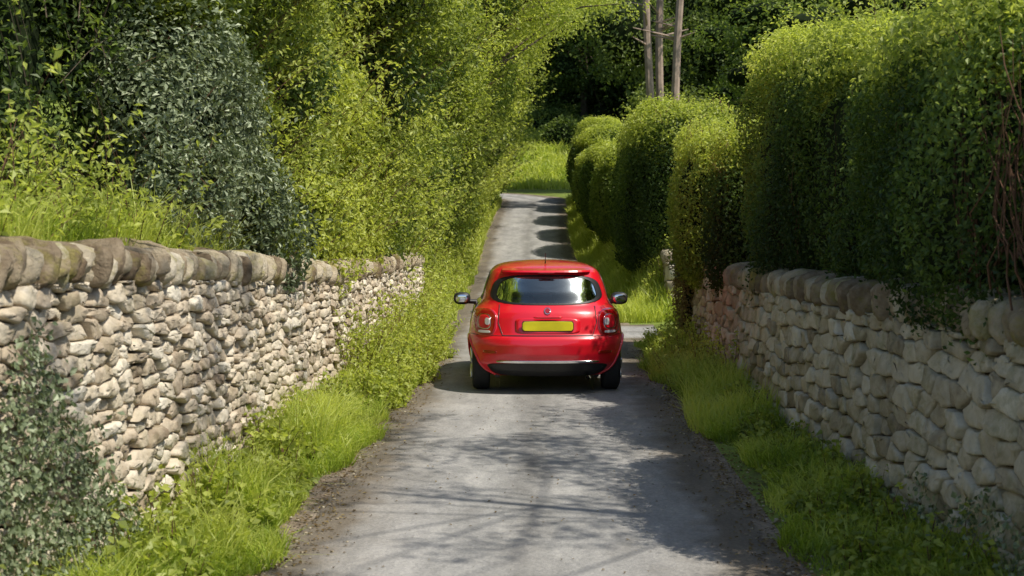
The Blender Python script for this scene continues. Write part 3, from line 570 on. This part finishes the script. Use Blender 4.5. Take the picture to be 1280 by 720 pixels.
for s in (-1,1):
    for w in SW: patch('side_window',side_s(s),se(*w),.001,m_glass); patch('side_window_frame',side_s(s),se(*w,sc=1.09),.004,m_blk,inner=.86,rings=3,edge=.01)
    lx=s*.650
    o1=se(3.0,lx,.795,.118,.140,.08); patch('tail_lamp_bezel',rearP,se(3.0,lx,.795,.128,.150,.08),.006,m_red,edge=.02)
    patch('tail_lamp_lens',rearP,o1,.016,m_lens,inner=.0,edge=.016)
    patch('tail_lamp_chrome',rearP,se(3,lx,.80,.066,.080),.020,m_chr,inner=.92,rings=2,edge=.01)
    patch('tail_lamp_centre',rearP,se(3,lx,.80,.056,.070),.020,m_red,edge=.012)
    patch('reversing_lamp',rearP,se(3,lx-s*.035,.80,.022,.038),.028,m_clear,edge=.014)
    patch('indicator_lamp',rearP,se(4,lx,.690,.060,.014),.022,m_clear,edge=.014)
    patch('bumper_reflector',rearP,se(4,s*.60,.475,.07,.016),.006,m_lens,edge=.01)
    for a in AX:
        t=np.linspace(-.28,math.pi+.28,40); yy_=a+.338*np.cos(t); zz_=ZW+.338*np.sin(t); zz_=zz_.clip(.205); p=sideP(yy_,zz_,s)+[s*.002,0,0]; Vv,Ff=tube(p,[.013]*40,8); build('wheel_arch',Vv,Ff,np.full(len(Ff),4),[m_red],smooth=True,parent=car)
        q=np.linspace(0,2*math.pi,33)[:-1]; A1=np.stack([np.full(32,s*.805),a+.335*np.cos(q),ZW+.335*np.sin(q)],1); A1[:,0]=s*(np.abs(sideP(A1[:,1],A1[:,2].clip(.2),1)[:,0])-.012); A2=A1.copy();A2[:,0]=s*.5
        Vv=np.concatenate([A1,A2]); L=[];S=[]
        for b in range(32):
            if ZW+.335*math.sin(q[b])>.19: L+=[b,(b+1)%32,32+(b+1)%32,32+b];S.append(4)
        L+=list(range(32,64));S.append(32); build('wheel_well',Vv,L,S,[m_blk],parent=car)
        pr=[(.0,.0),(.03,.05),(.02,.06),(.005,.19),(-.012,.205),(-.0,.215),(.004,.25),(-.012,.283),(-.035,.296),(-.15,.296),(-.18,.28),(-.185,.2),(-.185,.0)]
        kk=40; ang=np.linspace(0,2*math.pi,kk+1)[:-1]; V=[]
        for (dx,rr) in pr: V.append(np.stack([np.full(kk,s*(.795+dx-.01)),a+rr*np.cos(ang),ZW+.001+rr*np.sin(ang)],1))
        V=np.concatenate(V); F=[(u*kk+v,u*kk+(v+1)%kk,(u+1)*kk+(v+1)%kk,(u+1)*kk+v) for u in range(len(pr)-1) for v in range(kk)]
        build('wheel',V,F,np.full(len(F),4),[m_tyre,m_rim],[1 if fi//kk<4 else 0 for fi in range(len(F))],True,parent=car)
        Gs=Geo()
        for sp_ in range(5):
            aa=sp_*2*math.pi/5; Vv,Ff=sell((0,0,0),(.012,.03,.075),4,3); Vv=Vv+[0,0,.12]; Rm=eul(aa,0,0); Vv=Vv@Rm.T+[s*.802,a,ZW]; Gs.add(Vv,Ff,0,.5)
        Gs.build('wheel_spokes',[m_chr],True,car)
    mz=.95; Gm=Geo(); V,F=sell((s*.93,2.18,mz),(.10,.06,.078),2.8,6); Gm.add(V,F,0); V,F=tube([(s*.70,2.24,mz-.05),(s*.86,2.2,mz-.04)],[.03,.03],8); Gm.add(V,F,0)
    Gm.build('wing_mirror',[m_blk],True,car)
    V,F=sell((s*.93,2.118,mz),(.072,.008,.052),3,6); build('mirror_glass',V,F,np.full(len(F),4),[m_mir],smooth=True,parent=car)
    V=sideP(np.full(30,2.25),np.linspace(.28,.97,30),s)+[s*.001,0,0]; V,F=tube(V,[.004]*30,4); build('door_gap',V,F,np.full(len(F),4),[m_blk],parent=car)
    V=sideP(np.full(30,1.22),np.linspace(.28,.97,30),s)+[s*.001,0,0]; V,F=tube(V,[.004]*30,4); build('door_gap',V,F,np.full(len(F),4),[m_blk],parent=car)
    V,F=sell(sideP(np.array([1.38]),np.array([.83]),s)[0]+[s*.015,0,0],(.014,.09,.012),3,4); build('door_handle',V,F,np.full(len(F),4),[m_chr],smooth=True,parent=car)
    patch('headlamp',frontP,se(2.2,s*.58,.74,.10,.10),.008,m_clear,edge=.012)
def line(name,pts,r,mat,surf=rearP,off=.0):
    p=surf(np.array([a for a,b in pts]),np.array([b for a,b in pts])); p=p-[0,off,0]; V,F=tube(p,[r]*len(p),5); build(name,V,F,np.full(len(F),4),[mat],smooth=True,parent=car)
hp=[]
for (a,b) in zip([(-.50,.99),(-.515,.80),(-.47,.66),(.47,.66),(.515,.80)],[(-.515,.80),(-.47,.66),(.47,.66),(.515,.80),(.50,.99)]):
    for t in np.linspace(0,1,12)[:-1]: hp.append((a[0]+(b[0]-a[0])*t,a[1]+(b[1]-a[1])*t))
line('hatch_gap',hp,.0055,m_blk)
line('bumper_seam',[(t,.655) for t in np.linspace(-.80,.80,60)],.004,m_blk)
patch('plate_recess',rearP,se(7,0,.765,.34,.085),.003,m_red,edge=.005)
V,F=sell((0,.072,.765),(.27,.008,.060),12,6); build('number_plate_backing',V,F,np.full(len(F),4),[m_blk],parent=car)
V,F=sell((0,.065,.765),(.262,.006,.053),12,6); build('number_plate',V,F,np.full(len(F),4),[m_plate],parent=car)
V,F=sell((0,.075,.862),(.15,.022,.014),4,6); build('tailgate_handle',V,F,np.full(len(F),4),[m_red],smooth=True,parent=car)
patch('badge',rearP,se(2,0,.925,.036,.036),.010,m_chr,edge=.01); patch('badge_centre',rearP,se(2,0,.925,.027,.027),.013,m_lens,edge=.006)
patch('lower_valance',rearP,se(5,0,.278,.60,.076,.1),.006,m_blk,edge=.012,rings=10)
patch('bumper_trim',rearP,se(6,0,.372,.53,.013),.014,m_chr,edge=.02,rings=6)
V,F=tube([(.42,.30,.2),(.42,.04,.2)],[.028,.028],12); build('exhaust',V,F,np.full(len(F),4),[m_chr],smooth=True,parent=car)
x_=np.linspace(-.47,.47,21); ring=[]
for x in x_:
    yb=float(rearP(np.array([x]),np.array([1.34]))[0,1]); e=.6+.4*(1-(x/.47)**4)
    ring.append([(x,yb-.075*e,1.352),(x,yb-.06*e,1.372),(x,yb+.10,1.392),(x,yb+.12,1.34),(x,yb+.0,1.335)])
V=np.array(ring).reshape(-1,3); L=[];S=[]
for u in range(20):
    for v in range(5): L+=[u*5+v,u*5+(v+1)%5,u*5+5+(v+1)%5,u*5+5+v];S.append(4)
L+=[0,1,2,3,4,100,101,102,103,104];S+=[5,5]
build('roof_spoiler',V,L,S,[m_red],smooth=False,parent=car)
V,F=sell((0,.52,1.345),(.09,.01,.008),4,3); V=V-[0,.15,0]; build('brake_light',V,F,np.full(len(F),4),[m_lens],parent=car)
V,F=tube([(0,.78,1.44),(0,.76,1.50),(0,.70,1.56)],[.008,.004,.003],6); build('antenna',V,F,np.full(len(F),4),[m_blk],parent=car)
Gi=Geo()
for s in (-1,1):
    for (y,zb,h) in ((.72,.62,.42),(1.62,.55,.52)):
        V,F=sell((s*.32,y,zb+h/2),(.23,.07,h/2+.03),4,6,rot=eul(.2,0,0)); Gi.add(V,F,0)
        V,F=sell((s*.32,y-.07,zb+h+.10),(.12,.045,.08),3,4); Gi.add(V,F,0)
    V,F=sell((s*.33,1.85,.55),(.23,.25,.08),4,4); Gi.add(V,F,0)
V,F=sell((0,2.42,.88),(.62,.16,.10),4,6); Gi.add(V,F,0); V,F=sell((0,.45,.62),(.5,.12,.28),5,4); Gi.add(V,F,0)
V,F=sell((0,1.4,.50),(.68,1.1,.04),6,4); Gi.add(V,F,0)
V,F=sell((0,2.02,1.28),(.11,.015,.03),4,3); Gi.add(V,F,0)
t=np.linspace(0,2*math.pi,25); V,F=tube(np.stack([.33+.17*np.cos(t),2.12+.05*np.sin(t),.95+.16*np.sin(t)],1),[.015]*25,6); Gi.add(V,F,0)
Gi.build('interior',[m_seat],True,car)
car.location=(.02,15.7,.010); car.rotation_euler=(0,0,math.radians(2.3)); car.scale=(1.07,1.05,1.0)
# ------------------------------------------------------------ light, world, camera
el,az=math.radians(59),math.radians(-24)
D=Vector((math.cos(el)*math.cos(az),math.cos(el)*math.sin(az),math.sin(el)))
sl=bpy.data.lights.new('sun','SUN'); sl.energy=5; sl.angle=math.radians(.5); sl.color=(1,.94,.83)
so=bpy.data.objects.new('sun',sl); scene.collection.objects.link(so); so.rotation_euler=D.to_track_quat('Z','Y').to_euler(); so.location=(20,0,30)
w=bpy.data.worlds.new('World'); scene.world=w; w.use_nodes=True; nt=w.node_tree; bg=nt.nodes['Background']; sk=nt.nodes.new('ShaderNodeTexSky'); sk.sky_type='NISHITA'; sk.sun_disc=False
sk.sun_elevation=el; sk.sun_rotation=math.pi/2-az; nt.links.new(sk.outputs[0],bg.inputs[0]); bg.inputs[1].default_value=.15
cam=bpy.data.cameras.new('camera'); co=bpy.data.objects.new('camera',cam); scene.collection.objects.link(co); cam.lens=50; cam.sensor_width=36; cam.clip_end=2000; cam.clip_start=.1
co.location=(0,0,2.0); co.rotation_euler=(math.radians(90-2.9),0,math.radians(1.385)); cam.dof.use_dof=True; cam.dof.focus_distance=16.5; cam.dof.aperture_fstop=4
scene.camera=co
scene.view_settings.view_transform='Standard'; scene.view_settings.look='None'; scene.view_settings.exposure=0
